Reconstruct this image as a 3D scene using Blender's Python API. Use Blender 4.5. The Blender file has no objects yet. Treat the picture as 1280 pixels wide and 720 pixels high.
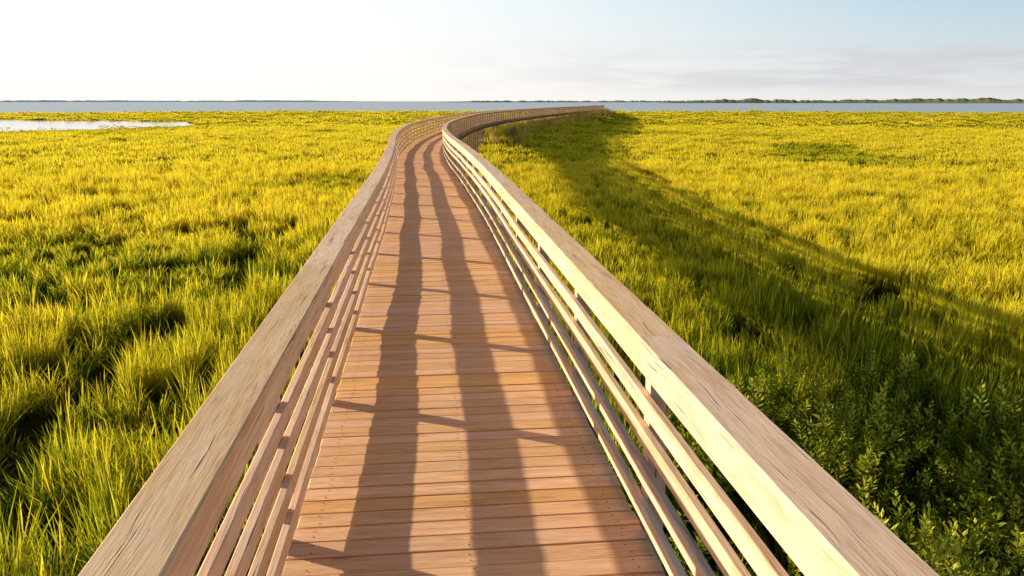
import bpy, math, random
import numpy as np
from mathutils import Vector, noise, Euler
random.seed(7); rng=np.random.default_rng(7)
S=bpy.context.scene
S.view_settings.view_transform='Standard'; S.view_settings.look='None'; S.view_settings.exposure=0
DZ=3.0           # deck height over marsh
def link(o,parent=None):
    S.collection.objects.link(o)
    if parent: o.parent=parent
    return o
def sm(a,b,x):
    t=min(1,max(0,(x-a)/(b-a))); return t*t*(3-2*t)
# ---------------------------------------------------------------- node helper
class N:
    def __init__(s,nt): s.nt=nt; s.n=nt.nodes; s.l=nt.links
    def add(s,t,**kw):
        n=s.n.new(t)
        for k,v in kw.items():
            if k=='inp':
                for a,b in v.items():
                    if hasattr(b,'is_output') : s.l.new(b,n.inputs[a])
                    else: n.inputs[a].default_value=b
            else: setattr(n,k,v)
        return n
    def math(s,op,a,b=0.0,clamp=False):
        return s.add('ShaderNodeMath',operation=op,use_clamp=clamp,inp={0:a,1:b}).outputs[0]
    def mix(s,f,a,b,bt='MIX'):
        n=s.add('ShaderNodeMix',data_type='RGBA',blend_type=bt)
        for i,v in ((0,f),(6,a),(7,b)):
            if hasattr(v,'is_output'): s.l.new(v,n.inputs[i])
            else: n.inputs[i].default_value=v
        return n.outputs[2]
    def ramp(s,f,stops):
        n=s.add('ShaderNodeValToRGB',inp={0:f}); e=n.color_ramp.elements
        while len(e)<len(stops): e.new(.5)
        for x,(p,c) in zip(e,stops):
            x.position=p; x.color=c if hasattr(c,'__len__') else (c,c,c,1)
        return n.outputs[0]
    def noise(s,vec,scale,detail=4,rough=.55,dist=0):
        return s.add('ShaderNodeTexNoise',inp={'Vector':vec,'Scale':scale,'Detail':detail,'Roughness':rough,'Distortion':dist}).outputs[0]
    def mapping(s,vec,sc,loc=(0,0,0)):
        return s.add('ShaderNodeMapping',inp={'Vector':vec,'Scale':sc,'Location':loc}).outputs[0]
    def mr(s,v,a,b,c=0.,d=1.,smooth=False):
        return s.add('ShaderNodeMapRange',interpolation_type='SMOOTHSTEP' if smooth else 'LINEAR',inp={0:v,1:a,2:b,3:c,4:d}).outputs[0]
def newmat(name):
    m=bpy.data.materials.new(name); m.use_nodes=True; m.node_tree.nodes.clear()
    return m,N(m.node_tree)

def wood(name,c_dark,c_mid,c_light,grey,var=.3,rough=.75,crack=.6,greyamt=.75,knots=.6):
    m,g=newmat(name)
    uv=g.add('ShaderNodeTexCoord').outputs['UV']
    rnd=g.add('ShaderNodeAttribute',attribute_name='rnd').outputs['Fac']
    wob=g.noise(g.mapping(uv,(1.2,3,1)),1.5,2)
    warp=g.add('ShaderNodeVectorMath',operation='MULTIPLY_ADD',inp={0:wob,1:(0,.05,0),2:uv}).outputs[0]
    broad=g.noise(g.mapping(warp,(1.1,16,1)),1,5,.6)
    fine=g.noise(g.mapping(warp,(5,150,1)),1,4,.65)
    blot=g.noise(g.mapping(uv,(2.3,7,1)),1,5,.6)
    col=g.ramp(broad,[(.3,c_dark),(.5,c_mid),(.72,c_light)])
    col=g.mix(g.math('MULTIPLY',g.ramp(blot,[(.42,0),(.68,1)]),greyamt),col,grey)
    col=g.mix(.65,col,g.ramp(fine,[(.3,.4),(.55,1),(.8,1)]),'MULTIPLY')
    ck=g.noise(g.mapping(warp,(1.6,75,1)),1,3,.5)
    ckm=g.ramp(ck,[(.31,1),(.37,0)])
    ckm=g.math('MULTIPLY',ckm,crack)
    vor=g.add('ShaderNodeTexVoronoi',inp={'Vector':g.mapping(uv,(1.5,7,1)),'Scale':1.0,'Randomness':1.0})
    kn=g.ramp(vor.outputs['Distance'],[(.04,1),(.10,0)])
    col=g.mix(g.math('MULTIPLY',kn,knots),col,(.16,.08,.04,1))
    col=g.mix(ckm,col,(.14,.08,.05,1))
    hsv=g.add('ShaderNodeHueSaturation',inp={'Color':col})
    g.l.new(g.math('ADD',g.math('MULTIPLY',rnd,var),1-var*.5),hsv.inputs['Value'])
    r2=g.math('FRACT',g.math('MULTIPLY',rnd,17.3))
    g.l.new(g.math('ADD',g.math('MULTIPLY',r2,.25),.88),hsv.inputs['Saturation'])
    g.l.new(g.math('ADD',g.math('MULTIPLY',r2,.010),.495),hsv.inputs['Hue'])
    h=g.math('SUBTRACT',g.math('ADD',g.math('MULTIPLY',fine,.5),g.math('MULTIPLY',broad,.5)),g.math('MULTIPLY',ckm,1.2))
    b=g.add('ShaderNodeBump',inp={'Height':h,'Strength':.6,'Distance':.004})
    p=g.add('ShaderNodeBsdfPrincipled',inp={'Base Color':hsv.outputs[0],'Roughness':rough,'Normal':b.outputs[0],'Specular IOR Level':.3})
    o=g.add('ShaderNodeOutputMaterial',inp={0:p.outputs[0]})
    return m
M_deck=wood('deck_wood',(.68,.35,.16,1),(.86,.48,.23,1),(.95,.58,.30,1),(.86,.54,.31,1),.16,.7,.5,.5,.35)
M_rail=wood('rail_wood',(.64,.37,.21,1),(.84,.54,.33,1),(.93,.68,.45,1),(.82,.60,.44,1),.18,.75,.85,.75,.4)
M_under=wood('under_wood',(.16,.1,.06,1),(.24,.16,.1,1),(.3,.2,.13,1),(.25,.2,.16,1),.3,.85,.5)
m,g=newmat('screw_metal')
M_screw=m; p=g.add('ShaderNodeBsdfPrincipled',inp={'Base Color':(.12,.1,.09,1),'Metallic':.6,'Roughness':.6,'Normal':g.add('ShaderNodeBump',inp={'Height':g.noise(g.add('ShaderNodeTexCoord').outputs['Object'],400),'Strength':.2}).outputs[0]})
g.add('ShaderNodeOutputMaterial',inp={0:p.outputs[0]})

# ---------------------------------------------------------------- centreline
ctrl=[(.165,-9),(.165,-6),(.165,-2),(.165,3),(.165,8),(.16,14),(.06,20),(-.10,27),(-.02,35),(.70,46),(3.0,65),(5.7,80),(9.2,95),(13.4,110),(18,125),(23.5,142),(30,162),(38,185),(47,215),(54,240)]
pts=[]
for i in range(1,len(ctrl)-2):
    p0,p1,p2,p3=[np.array(c,float) for c in ctrl[i-1:i+3]]
    for t in np.linspace(0,1,80,endpoint=False):
        pts.append(.5*((2*p1)+(-p0+p2)*t+(2*p0-5*p1+4*p2-p3)*t*t+(-p0+3*p1-3*p2+p3)*t**3))
pts=np.array(pts); seg=np.linalg.norm(np.diff(pts,axis=0),axis=1); arc=np.concatenate([[0],np.cumsum(seg)])
LEN=arc[-1]
def P(s):
    x=np.interp(s,arc,pts[:,0]); y=np.interp(s,arc,pts[:,1]); return np.array([x,y])
def Nrm(s):
    d=P(min(LEN,s+.4))-P(max(0,s-.4)); d/=np.linalg.norm(d); return np.array([d[1],-d[0]])   # points right
def path_x(y): return float(np.interp(y,pts[:,1],pts[:,0]))

class Mesh:
    def __init__(s): s.v=[];s.f=[];s.uv=[];s.r=[]
    def prism(s,s0,s1,o0,o1,z0,z1,ch=.004,j=None,across=False):
        a,b=P(s0),P(s1); na,nb=Nrm(s0),Nrm(s1)
        s.ring(a,b,na,nb,o0,o1,z0,z1,ch,j,across)
    def ring(s,a,b,na,nb,o0,o1,z0,z1,ch,j,across):
        if j is None: j=(0,0)
        r=random.random(); uo,vo=random.uniform(0,200),random.uniform(0,60)
        cs=[(o0+ch,z0),(o1-ch,z0),(o1,z0+ch),(o1,z1-ch),(o1-ch,z1),(o0+ch,z1),(o0,z1-ch),(o0,z0+ch)]
        base=len(s.v); L=float(np.linalg.norm(b-a))
        for q,nq,dz in ((a,na,j[0]),(b,nb,j[1])):
            for o,z in cs: s.v.append((q[0]+nq[0]*o,q[1]+nq[1]*o,z+dz))
        per=[0]
        for k in range(8):
            c,d=cs[k],cs[(k+1)%8]; per.append(per[-1]+math.hypot(d[0]-c[0],d[1]-c[1]))
        for k in range(8):
            k2=(k+1)%8
            s.f.append((base+k,base+k2,base+8+k2,base+8+k))
            if across:
                vv=[(0,cs[k]),(0,cs[k2]),(L,cs[k2]),(L,cs[k])]
                s.uv+= [(c[0]+uo,c[1]+l+vo) for l,c in vv]
            else:
                s.uv+= [(uo,per[k]+vo),(uo,per[k+1]+vo),(uo+L,per[k+1]+vo),(uo+L,per[k]+vo)]
            s.r.append(r)
        s.f.append(tuple(base+k for k in range(7,-1,-1))); s.uv+=[(cs[k][0]*.1+uo,cs[k][1]+vo) for k in range(7,-1,-1)]; s.r.append(r)
        s.f.append(tuple(base+8+k for k in range(8))); s.uv+=[(cs[k][0]*.1+uo,cs[k][1]+vo) for k in range(8)]; s.r.append(r)
    def make(s,name,mat,parent=None):
        me=bpy.data.meshes.new(name); me.from_pydata(s.v,[],s.f); me.update()
        ul=me.uv_layers.new(name='UVMap'); ul.data.foreach_set('uv',np.array(s.uv,dtype=np.float32).ravel())
        at=me.attributes.new('rnd','FLOAT','FACE'); at.data.foreach_set('value',np.array(s.r,dtype=np.float32))
        me.materials.append(mat)
        return link(bpy.data.objects.new(name,me),parent)

bw=bpy.data.objects.new('boardwalk',None); link(bw)
HW=.80
dk=Mesh(); pitch=.135; n=int(LEN/pitch)
scr_v=[];scr_f=[]
for i in range(n):
    s0=i*pitch+.0065+random.uniform(-.0015,.0015); s1=(i+1)*pitch-.0065
    a,b=P(s0),P(s1); na=Nrm((s0+s1)/2)
    e0=random.uniform(-.006,.006); e1=random.uniform(-.006,.006)
    dz=random.uniform(-.0025,.0025)
    dk.ring(a,b,na,na,-HW-.03+e0,HW+.03+e1,DZ-.035,DZ,.006,(dz+random.uniform(-.0015,.0015),dz+random.uniform(-.0015,.0015)),True)
    if P(s0)[1]<22 and P(s0)[1]>1:
        for off in (-.72,0.0,.72):
            for fs in (.25,.75):
                c=P(s0+(s1-s0)*fs+random.uniform(-.008,.008))+na*(off+random.uniform(-.012,.012)); k0=len(scr_v)
                for k in range(8):
                    A=k*math.pi/4; scr_v.append((c[0]+.0045*math.cos(A),c[1]+.0045*math.sin(A),DZ+dz+.0024))
                scr_f.append(tuple(range(k0,k0+8)))
dk.make('deck_planks',M_deck,bw)
me=bpy.data.meshes.new('screws'); me.from_pydata(scr_v,[],scr_f); me.materials.append(M_screw); link(bpy.data.objects.new('deck_screws',me),bw)
SP=1.83
ns=int((LEN-.5)/SP)
rails=Mesh(); caps=Mesh(); posts=Mesh(); under=Mesh()
slat=[(.12,.040),(.30,.042),(.48,.042),(.645,.042)]
for side in (-1,1):
    def off(a,b): return (a,b) if side>0 else (-b,-a)
    hj=[[random.uniform(-.012,.012) for _ in range(ns+3)] for _ in range(6)]
    k=0
    while k<ns:
        s0=.3+k*SP; s1=s0+SP
        for q,(h,hh) in enumerate(slat):
            o=off(HW+random.uniform(-.002,.002),HW+.038)
            rails.prism(s0+.001,s1-.001,o[0],o[1],DZ+h-hh,DZ+h+hh,.005,(hj[q][k],hj[q][k+1]))
        o=off(HW-.004,HW+.037)
        rails.prism(s0+.001,s1-.001,o[0],o[1],DZ+.785,DZ+.900,.005,(hj[4][k]*.3,hj[4][k+1]*.3))
        c=P(s0); nq=Nrm(s0); d=np.array([-nq[1],nq[0]])
        o=off(HW+.040,HW+.130)
        posts.ring(c-d*.045,c+d*.045,nq,nq,o[0],o[1],-.3,DZ+.899,.006,None,False)
        k+=1
    k=0; ph=0 if side<0 else 1
    while k<ns:
        step=2 if (P(.3+k*SP)[1]<14 and k+2<=ns and (k or ph==0)) else 1
        s0=.3+k*SP; s1=s0+SP*step
        w0=random.uniform(-.0015,.0015)
        o=off(HW-.016+w0,HW+.178+w0)
        caps.prism(s0+.0012,s1-.0012,o[0],o[1],DZ+.9055,DZ+.952,.007,(hj[5][k]*.2,hj[5][k+step]*.2))
        k+=step
for k in range(ns):
    s0=.3+k*SP; c=P(s0); nq=Nrm(s0); d=np.array([-nq[1],nq[0]])
    for dd in (-.068,.068):
        under.ring(c+d*(dd-.02),c+d*(dd+.02),nq,nq,-HW-.2,HW+.2,DZ-.42,DZ-.235,.004,None,True)
    for o in (-.72,-.24,.24,.72):
        under.prism(s0+.001,s0+SP-.001,o-.02,o+.02,DZ-.233,DZ-.037,.003)
    for o in ((-HW-.038-.001,-HW+.0),(HW,HW+.039)):
        under.prism(s0+.001,s0+SP-.001,o[0],o[1],DZ-.234,DZ-.038,.003)
rails.make('rail_slats',M_rail,bw); caps.make('rail_caps',M_rail,bw)
po=posts.make('rail_posts',M_rail,bw)
me=po.data; uvl=me.uv_layers[0].data
for poly in me.polygons:
    r=me.attributes['rnd'].data[poly.index].value*90
    for li in poly.loop_indices:
        v=me.vertices[me.loops[li].vertex_index].co; uvl[li].uv=(v.z+r,v.x+v.y+r)
under.make('joists_and_beams',M_under,bw)

# ---------------------------------------------------------------- terrain functions
def nz(x,y,s,o=0): return noise.noise(Vector((x*s+o,y*s-o,o*.37)))
def furrow(x,y):
    f=0
    if y<34:
        xc=-5.3+.7*math.sin(y*.35)+.6*nz(x,y,.5,3)-max(0,y-16)*.05
        wd=.42+.3*nz(x,y,.4,17)
        f=math.exp(-((x-xc)/max(.15,wd))**2)*sm(4,9,y)*(1-sm(24,34,y))*(.8+.5*nz(x,y,.6,23))
    if y<75 and x<path_x(y)-1.5:
        q=noise.noise(Vector((x*.16+3.1,y*.07,7.7)))+.12*nz(x,y,.5,61)
        w=abs(q-.05); f=max(f,.8*(1-sm(.015,.045,w))*sm(9,15,y)*(1-sm(50,75,y))*sm(-.2,.15,nz(x,y,.12,88)))
    return max(0,min(1,f))
PX,PY,RX,RY=-158,180,108,62
def pond(x,y):
    xx=(x-PX)/RX; yy=(y-PY)/RY
    return 1-(xx*xx+yy*yy)+.08*nz(x,y,.04,2)
def berm(x,y):
    if y<50 or y>235: return 0
    d=abs(x-path_x(y))*.85
    return 1.7*sm(50,85,y)*(1-sm(205,235,y))*(1-sm(1.5,9.,d))
def terrain(x,y):
    z=.12*nz(x,y,.12,1)+.05*nz(x,y,.6,5)
    z-=.25*furrow(x,y)
    r=math.hypot(x,y); z*=1-sm(90,110,r)
    return z+berm(x,y)
def pool(x,y):
    k=nz(x,y*.8,.06,41.3); r=math.hypot(x,y)
    return sm(.36,.5,k)*sm(16,30,r)
def tint(x,y):
    r=math.hypot(x,y)
    t=.45+.49*sm(8,50,r)+.24*nz(x,y*.55,.16,4)+.32*nz(x,y,.9,8)
    t-=.5*pool(x,y)
    t-=.5*furrow(x,y)
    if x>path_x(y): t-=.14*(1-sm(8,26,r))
    return min(1,max(0,t))
def hgt(x,y):
    h=.76+.25*nz(x,y,.35,6)+.5*nz(x,y,1.7,12)
    h*=1-.55*furrow(x,y)
    h*=1-.4*pool(x,y)
    if x>path_x(y)+3: h*=.88
    return max(.26,h)

NA,NR=260,110
vs=[(0,0,terrain(0,0))]; tn=[tint(0,0)]; fs=[]
for j in range(NR):
    for i in range(NA):
        A=2*math.pi*i/NA
        R=400+26*noise.noise(Vector((math.cos(A)*3,math.sin(A)*3,1)))+10*noise.noise(Vector((math.cos(A)*14,math.sin(A)*14,4)))
        t=(j+1)/NR; r=R*(t**2.4)*1.0+ .9*t*(1-t)*8
        x,y=r*math.sin(A),r*math.cos(A); z=terrain(x,y)
        if j==NR-1: z=-.6
        vs.append((x,y,z)); tn.append(tint(x,y))
for i in range(NA): fs.append((0,1+(i+1)%NA,1+i))
for j in range(NR-1):
    for i in range(NA):
        a=1+j*NA+i; b=1+j*NA+(i+1)%NA; fs.append((a,b,b+NA,a+NA))
me=bpy.data.meshes.new('marsh_ground'); me.from_pydata(vs,[],fs); me.update()
for p_ in me.polygons: p_.use_smooth=True
at=me.attributes.new('tint','FLOAT','POINT'); at.data.foreach_set('value',np.array(tn,dtype=np.float32))
m,g=newmat('marsh_soil')
pos=g.add('ShaderNodeNewGeometry').outputs['Position']
tt=g.add('ShaderNodeAttribute',attribute_name='tint').outputs['Fac']
ln=g.add('ShaderNodeVectorMath',operation='LENGTH',inp={0:pos}).outputs['Value']
shaded_soil=g.ramp(g.noise(pos,3,6,.6),[(.35,(.02,.02,.007,1)),(.65,(.055,.06,.010,1))])  # mud colour kept dark to paint in the shadow beneath the grass
gr=g.ramp(tt,[(0,(.14,.18,.02,1)),(.5,(.55,.49,.03,1)),(1,(.80,.63,.035,1))])
gr=g.mix(.4,gr,g.ramp(g.noise(g.mapping(pos,(1,.5,1)),1.2,8,.7),[(.3,.35),(.65,1)]),'MULTIPLY')
far=g.mr(ln,35,150)
col=g.mix(far,shaded_soil,gr)
b=g.add('ShaderNodeBump',inp={'Height':g.noise(pos,6,6,.7),'Strength':1.0,'Distance':.15})
p=g.add('ShaderNodeBsdfDiffuse',inp={'Color':col,'Normal':b.outputs[0]})
g.add('ShaderNodeOutputMaterial',inp={0:p.outputs[0]})
me.materials.append(m); link(bpy.data.objects.new('marsh_ground',me))

# ---------------------------------------------------------------- water
def water_mat(name,c,rough,bs,sc):
    m,g=newmat(name)
    pos=g.add('ShaderNodeNewGeometry').outputs['Position']
    b=g.add('ShaderNodeBump',inp={'Height':g.noise(g.mapping(pos,sc),1,5,.6),'Strength':bs,'Distance':.2})
    p=g.add('ShaderNodeBsdfPrincipled',inp={'Base Color':c,'Roughness':rough,'IOR':1.33,'Normal':b.outputs[0]})
    g.add('ShaderNodeOutputMaterial',inp={0:p.outputs[0]}); return m
me=bpy.data.meshes.new('sea'); R=30000
vv=[(R*math.cos(a),R*math.sin(a),-.3) for a in np.linspace(0,2*math.pi,64,endpoint=False)]
me.from_pydata(vv,[],[tuple(range(64))]); me.materials.append(water_mat('sea_water',(.42,.50,.56,1),.4,.35,(.3,.6,1))); link(bpy.data.objects.new('sea',me))
poly=[]
for a in np.linspace(0,2*math.pi,160,endpoint=False):
    r=0; ca,sa=math.cos(a)*RX,math.sin(a)*RY
    while r<1.6 and pond(PX+r*ca,PY+r*sa)>0: r+=.005
    poly.append((PX+r*ca,PY+r*sa,.03))
me=bpy.data.meshes.new('pond'); me.from_pydata(poly+[(PX,PY,.03)],[],[(i,(i+1)%160,160) for i in range(160)])
me.materials.append(water_mat('pond_water',(.4,.45,.47,1),.08,.02,(1,2,1))); link(bpy.data.objects.new('pond',me))

# ---------------------------------------------------------------- foliage
def leafmat(name,stops,root,trans=.45,r1=.8):
    m,g=newmat(name)
    t=g.add('ShaderNodeAttribute',attribute_name='tint',attribute_type='INSTANCER').outputs['Fac']
    rn=g.add('ShaderNodeObjectInfo').outputs['Random']
    uv=g.add('ShaderNodeSeparateXYZ',inp={0:g.add('ShaderNodeTexCoord').outputs['UV']})
    t2=g.math('ADD',t,g.math('MULTIPLY',g.math('SUBTRACT',rn,.5),.32))
    t2=g.math('ADD',t2,g.math('MULTIPLY',g.math('SUBTRACT',uv.outputs[0],.5),.5),True)
    c=g.ramp(t2,stops)
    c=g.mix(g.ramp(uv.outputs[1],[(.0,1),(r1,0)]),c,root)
    d=g.add('ShaderNodeBsdfDiffuse',inp={0:c})
    tr=g.add('ShaderNodeBsdfTranslucent',inp={0:c})
    mx=g.add('ShaderNodeMixShader',inp={0:trans,1:d.outputs[0],2:tr.outputs[0]})
    g.add('ShaderNodeOutputMaterial',inp={0:mx.outputs[0]}); return m
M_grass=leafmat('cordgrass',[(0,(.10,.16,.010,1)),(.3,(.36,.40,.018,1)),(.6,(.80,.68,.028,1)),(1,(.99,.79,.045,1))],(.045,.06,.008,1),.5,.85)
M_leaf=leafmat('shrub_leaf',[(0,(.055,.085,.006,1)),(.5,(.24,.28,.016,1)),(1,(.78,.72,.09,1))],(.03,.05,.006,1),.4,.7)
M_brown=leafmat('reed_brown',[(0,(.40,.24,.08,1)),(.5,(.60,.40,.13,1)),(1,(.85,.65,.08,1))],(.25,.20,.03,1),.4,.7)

def tuft(name,rad,nb,h,w,mat,lean=.35,segs=3,heads=0):
    v=[];f=[];uv=[]
    for q_ in range(nb+heads):
        hd=q_>=nb
        a=random.uniform(0,6.283); r=rad*math.sqrt(random.random())
        x,y=r*math.cos(a),r*math.sin(a); H=h*random.uniform(.5,1.15); W=w*random.uniform(.6,1.2)
        la=a+random.gauss(0,.9); ll=H*lean*random.uniform(.2,1.4)
        wa=random.uniform(0,6.283); wx,wy=math.cos(wa)*W/2,math.sin(wa)*W/2
        cr=random.random()
        if hd: H=h*random.uniform(1.1,1.4); ll*=.4; cr=1.3
        lx,ly=math.cos(la)*ll,math.sin(la)*ll; b=len(v)
        for k in range(segs):
            t=k/segs; q=t**1.8; s_=1-.25*t
            if hd: s_=.35 if k<segs-1 else 1.15
            cx,cy,cz=x+lx*q,y+ly*q,H*(t-.10*q*lean)-.02
            v+=[(cx-wx*s_,cy-wy*s_,cz),(cx+wx*s_,cy+wy*s_,cz)]
        v.append((x+lx,y+ly,H*(1-.25*lean)))
        for k in range(segs-1):
            o=b+2*k; f.append((o,o+1,o+3,o+2)); uv+=[(cr,k/segs)]*2+[(cr,(k+1)/segs)]*2
        o=b+2*(segs-1); f.append((o,o+1,o+2)); uv+=[(cr,(segs-1)/segs)]*2+[(cr,1)]
    me=bpy.data.meshes.new(name); me.from_pydata(v,[],f); me.update()
    ul=me.uv_layers.new(name='UVMap'); ul.data.foreach_set('uv',np.array(uv,dtype=np.float32).ravel())
    me.materials.append(mat); return bpy.data.objects.new(name,me)
def spray(name,mat,hh=.42,nl=26,ls=.105):
    v=[];f=[];uv=[]
    v+=[(-.004,0,0),(.004,0,0),(.003,.002,hh),(-.003,.002,hh)]; f.append((0,1,2,3)); uv+=[(.2,.3)]*4
    for k in range(nl):
        t=(k+.5)/nl; z=hh*(.12+.9*t); a=k*2.4+random.uniform(-.3,.3); el=random.uniform(.2,.75)+t*.5
        L=ls*random.uniform(.7,1.2)*(1-.35*t); W=L*.38
        out=random.uniform(.0,.05)*(1-t)
        d=Vector((math.cos(a)*math.cos(el),math.sin(a)*math.cos(el),math.sin(el)))
        sd=Vector((-math.sin(a),math.cos(a),random.uniform(-.4,.4))).normalized()
        up=d.cross(sd)
        p0=Vector((math.cos(a)*out,math.sin(a)*out,z)); b=len(v); cr=random.random()
        m1=p0+d*L*.45; tip=p0+d*L-Vector((0,0,L*.1))
        v+=[tuple(p0),tuple(m1-sd*W/2-up*W*.2),tuple(tip),tuple(m1+sd*W/2-up*W*.2)]
        f+=[(b,b+1,b+2),(b,b+2,b+3)]; uv+=[(cr,.45+.55*t)]*6
    me=bpy.data.meshes.new(name); me.from_pydata(v,[],f); me.update()
    ul=me.uv_layers.new(name='UVMap'); ul.data.foreach_set('uv',np.array(uv,dtype=np.float32).ravel())
    me.materials.append(mat); return bpy.data.objects.new(name,me)

def coll(name,objs):
    c=bpy.data.collections.new(name)
    for o in objs: c.objects.link(o)
    return c
def scatter(name,P_,R_,Sc,idx,tn,c,parent=None):
    me=bpy.data.meshes.new(name); me.from_pydata([tuple(p) for p in P_],[],[]); n=len(P_)
    for nm,ty,key,arr in (('rot','FLOAT_VECTOR','vector',R_),('scl','FLOAT_VECTOR','vector',Sc),('idx','INT','value',idx),('tint','FLOAT','value',tn)):
        at=me.attributes.new(nm,ty,'POINT'); at.data.foreach_set(key,np.array(arr,dtype=np.int32 if ty=='INT' else np.float32).ravel())
    o=link(bpy.data.objects.new(name,me),parent)
    ng=bpy.data.node_groups.new(name+'_gn','GeometryNodeTree')
    ng.interface.new_socket('Geometry',in_out='INPUT',socket_type='NodeSocketGeometry'); ng.interface.new_socket('Geometry',in_out='OUTPUT',socket_type='NodeSocketGeometry')
    gi=ng.nodes.new('NodeGroupInput'); go=ng.nodes.new('NodeGroupOutput'); ip=ng.nodes.new('GeometryNodeInstanceOnPoints')
    ci=ng.nodes.new('GeometryNodeCollectionInfo'); ci.inputs['Collection'].default_value=c; ci.inputs['Separate Children'].default_value=True; ci.inputs['Reset Children'].default_value=True
    def na(nm,dt):
        q=ng.nodes.new('GeometryNodeInputNamedAttribute'); q.data_type=dt; q.inputs['Name'].default_value=nm; return q.outputs['Attribute']
    L=ng.links.new
    L(gi.outputs[0],ip.inputs['Points']); L(ci.outputs[0],ip.inputs['Instance']); ip.inputs['Pick Instance'].default_value=True
    L(na('idx','INT'),ip.inputs['Instance Index']); L(na('rot','FLOAT_VECTOR'),ip.inputs['Rotation']); L(na('scl','FLOAT_VECTOR'),ip.inputs['Scale'])
    L(ip.outputs[0],go.inputs[0])
    o.modifiers.new('scatter','NODES').node_group=ng
    return o

mg=bpy.data.objects.new('marsh_grass',None); link(mg)
A0,A1=math.radians(-38),math.radians(50)
def in_shrub(x,y): 
    e=((x-5.4)/3.5)**2+((y-7.2)/4.6)**2
    return 1-e+.6*nz(x,y,.7,31)
def ring(name,r0,r1,dens,c,nv,szxy,par=mg):
    area=.5*(A1-A0)*(r1*r1-r0*r0); n=int(area*dens)
    Pp,Rr,Ss,I,T=[],[],[],[],[]
    for _ in range(n):
        r=math.sqrt(random.uniform(r0*r0,r1*r1)); a=random.uniform(A0,A1); x,y=r*math.sin(a),r*math.cos(a)
        if r<220 and abs(x-path_x(y))<1.15 and (y<210): continue
        if pond(x,y)>-.03: continue
        if r<24 and in_shrub(x,y)>.15 and random.random()<.8: continue
        fu=furrow(x,y)
        if random.random()<fu*.85: continue
        h=hgt(x,y)*random.uniform(.65,1.35)
        if r>85 and x<-40 and pond(x,y)>-.75 and y<PY: h*=.35
        if r<60 and nz(x,y,.9,77)<-.27 and random.random()<.75: continue
        lean=.16*nz(x,y,.5,55)+.04
        Pp.append((x,y,terrain(x,y))); Rr.append((random.gauss(lean,.08),random.gauss(.05+.5*lean,.08),random.uniform(0,6.283) if r>60 else random.uniform(-.9,.9)))
        s_=szxy*random.uniform(.85,1.2); Ss.append((s_,s_,h)); I.append(random.randrange(nv)); T.append(tint(x,y))
    scatter(name,Pp,Rr,Ss,I,T,c,par)
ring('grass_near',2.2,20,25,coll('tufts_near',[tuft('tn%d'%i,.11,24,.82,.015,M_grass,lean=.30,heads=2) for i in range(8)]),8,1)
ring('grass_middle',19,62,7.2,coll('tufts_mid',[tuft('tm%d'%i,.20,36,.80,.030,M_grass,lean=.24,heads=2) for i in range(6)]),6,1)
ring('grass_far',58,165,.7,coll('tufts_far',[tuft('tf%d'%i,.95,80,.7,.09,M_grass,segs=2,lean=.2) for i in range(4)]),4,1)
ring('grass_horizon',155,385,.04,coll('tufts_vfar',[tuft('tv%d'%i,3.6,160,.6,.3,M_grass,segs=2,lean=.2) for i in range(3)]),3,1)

# shrubs
Pp,Rr,Ss,I,T=[],[],[],[],[]
cent=[(random.uniform(1.9,10.),random.uniform(2.5,13.5),random.uniform(.35,.8),random.uniform(.6,1.4)) for _ in range(90)]
cent=[c for c in cent if in_shrub(c[0],c[1])>-.05]
for cx,cy,cr,ch in cent:
    for _ in range(int(80*cr*cr+38)):
        a=random.uniform(0,6.283); q=math.sqrt(random.random()); x=cx+cr*q*math.cos(a); y=cy+cr*q*math.sin(a)
        if x<1.75: continue
        top=ch*math.sqrt(max(0,1-q*q*.8)); z=top*random.uniform(.35,1.0)-.15
        Pp.append((x,y,z)); tilt=.55*q
        Rr.append((math.sin(a)*-tilt+random.gauss(0,.2),math.cos(a)*tilt+random.gauss(0,.2),random.uniform(-.5,.5)))
        s_=random.uniform(.8,1.35); Ss.append((s_,s_,s_)); I.append(random.randrange(4)); T.append(min(1,max(0,random.gauss(.1+.8*(z/ch),.22))))  # tint rises with height, painting lit highlights onto the shrub tops
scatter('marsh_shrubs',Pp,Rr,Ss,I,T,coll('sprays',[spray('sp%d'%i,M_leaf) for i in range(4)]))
# a few taller reeds beside the far bend
Pp,Rr,Ss,I,T=[],[],[],[],[]
for _ in range(650):
    s_=random.uniform(78,LEN-14); c=P(s_); nq=Nrm(s_); o=random.choice((-1,1))*random.uniform(1.4,4.4)
    x,y=c+nq*o; Pp.append((x,y,terrain(x,y))); Rr.append((0,0,random.uniform(0,6))); k=random.uniform(.7,1.5)+.8*sm(130,200,s_); Ss.append((.8,.8,k)); I.append(random.randrange(2)); T.append(random.random())
scatter('brown_reeds',Pp,Rr,Ss,I,T,coll('reeds',[tuft('rd%d'%i,.5,40,.9,.05,M_brown) for i in range(2)]))

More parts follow.
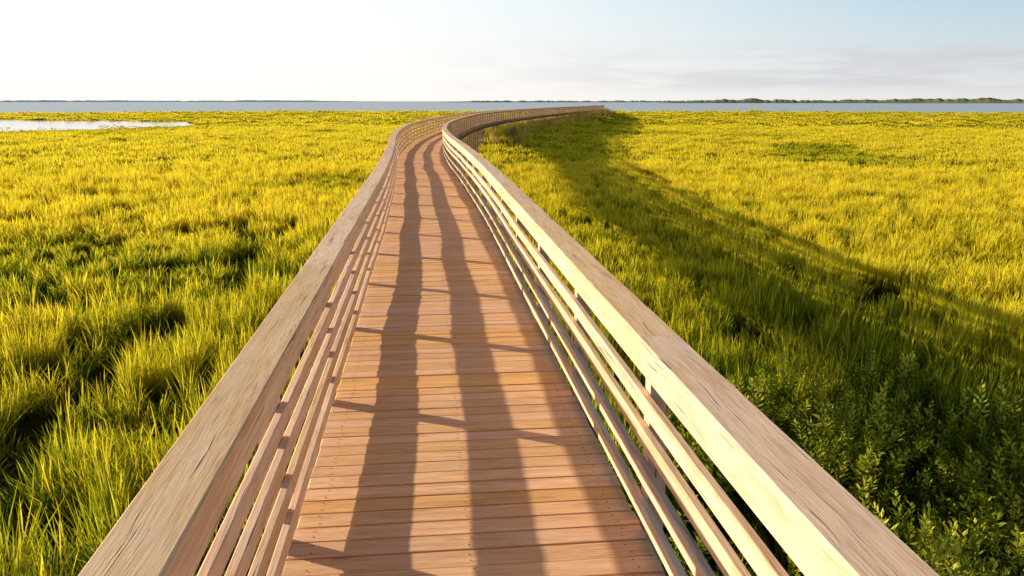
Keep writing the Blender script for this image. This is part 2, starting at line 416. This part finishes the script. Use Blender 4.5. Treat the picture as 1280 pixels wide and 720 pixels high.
# ---------------------------------------------------------------- distant land
def land(name,a0,a1,dist,h,col,seed,depth=250):
    v=[];f=[];n=420
    for i in range(n+1):
        t=i/n; a=math.radians(a0+(a1-a0)*t); env=min(1,t*7)*min(1,(1-t)*7)
        hh=h*env*(.62+.35*noise.noise(Vector((t*6,seed,0)))+.30*noise.noise(Vector((t*45,seed,2)))+.2*noise.noise(Vector((t*160,seed,5))))
        for dd,z in ((0,-.4),(8,max(.2,hh*.55)),(depth*.3,max(.3,hh)),(depth,-.4)):
            v.append(((dist+dd)*math.sin(a),(dist+dd)*math.cos(a),z))
    for i in range(n):
        for k in range(3): o=i*4+k; f.append((o,o+4,o+5,o+1))
    me=bpy.data.meshes.new(name); me.from_pydata(v,[],f)
    m,g=newmat(name+'_mat'); pos=g.add('ShaderNodeNewGeometry').outputs['Position']
    c=g.ramp(g.noise(pos,.02,5,.7),[(.35,tuple(x*.6 for x in col[:3])+(1,)),(.65,col)])
    p=g.add('ShaderNodeBsdfPrincipled',inp={'Base Color':c,'Roughness':1,'Specular IOR Level':0}); g.add('ShaderNodeOutputMaterial',inp={0:p.outputs[0]})
    me.materials.append(m); link(bpy.data.objects.new(name,me))
land('distant_shoreline',16,60,2300,15,(.22,.24,.13,1),1)
land('distant_shoreline.001',1,26,3600,11,(.34,.37,.33,1),5)  # land colour lightened to paint in distance haze
land('distant_shoreline.002',-60,-2,6500,17,(.6,.68,.76,1),9)  # farthest strip: pale blue stands in for haze, painted into its colour

# ---------------------------------------------------------------- light
el=math.radians(14.6); hx,hy=-.876,.482
sd=Vector((hx*math.cos(el),hy*math.cos(el),math.sin(el)))
L=bpy.data.lights.new('sun','SUN'); L.energy=7.8; L.angle=math.radians(.53); L.color=(1,.865,.64)
so=link(bpy.data.objects.new('sun',L)); so.rotation_euler=sd.to_track_quat('Z','Y').to_euler(); so.location=(-30,20,30)
w=bpy.data.worlds.new('World'); S.world=w; w.use_nodes=True; w.node_tree.nodes.clear(); g=N(w.node_tree)
sky=g.add('ShaderNodeTexSky',sky_type='NISHITA'); sky.sun_disc=False; sky.sun_elevation=el; sky.sun_rotation=math.atan2(hx,hy)%(2*math.pi)
sky.air_density=1.0; sky.dust_density=1.0; sky.ozone_density=1.5
d=g.add('ShaderNodeTexCoord').outputs['Generated']
sx=g.add('ShaderNodeSeparateXYZ',inp={0:d})
dot=g.add('ShaderNodeVectorMath',operation='DOT_PRODUCT',inp={0:d,1:(hx,hy,0)}).outputs['Value']
K=1/.10
def kc(*c): return tuple(x*K for x in c)+(1,)
t=g.mr(dot,-.30,.72,smooth=True)
low=g.mix(t,kc(.82,.79,.78),kc(1.08,1.04,.98))
high=g.mix(t,kc(.40,.64,.77),kc(1.06,1.08,1.08))
zz=g.math('MAXIMUM',sx.outputs[2],0.)
haze=g.mix(g.mr(zz,.0,.125),low,high)
cn=g.noise(g.mapping(d,(3,3,28)),2.2,6,.55)
band=g.math('MULTIPLY',g.mr(zz,.006,.02,smooth=True),g.mr(zz,.075,.04,smooth=True))
cf=g.math('MULTIPLY',g.math('MULTIPLY',band,g.mr(cn,.38,.60,smooth=True)),g.mr(dot,.5,.05))
haze=g.mix(g.math('MULTIPLY',cf,.6),haze,kc(.62,.61,.67))
hf=g.mr(zz,.12,.45,.97,.05,smooth=True)
out=g.mix(hf,sky.outputs[0],haze)
bg=g.add('ShaderNodeBackground',inp={0:out,1:.10}); g.add('ShaderNodeOutputWorld',inp={0:bg.outputs[0]})

cam=bpy.data.cameras.new('camera'); co=link(bpy.data.objects.new('camera',cam)); S.camera=co
cam.sensor_width=36; cam.lens=36*1004/1280; cam.clip_end=60000; cam.clip_start=.05
co.location=(0,0,DZ+2.0); co.rotation_euler=(math.radians(90-13.1),0,math.radians(-6.1))
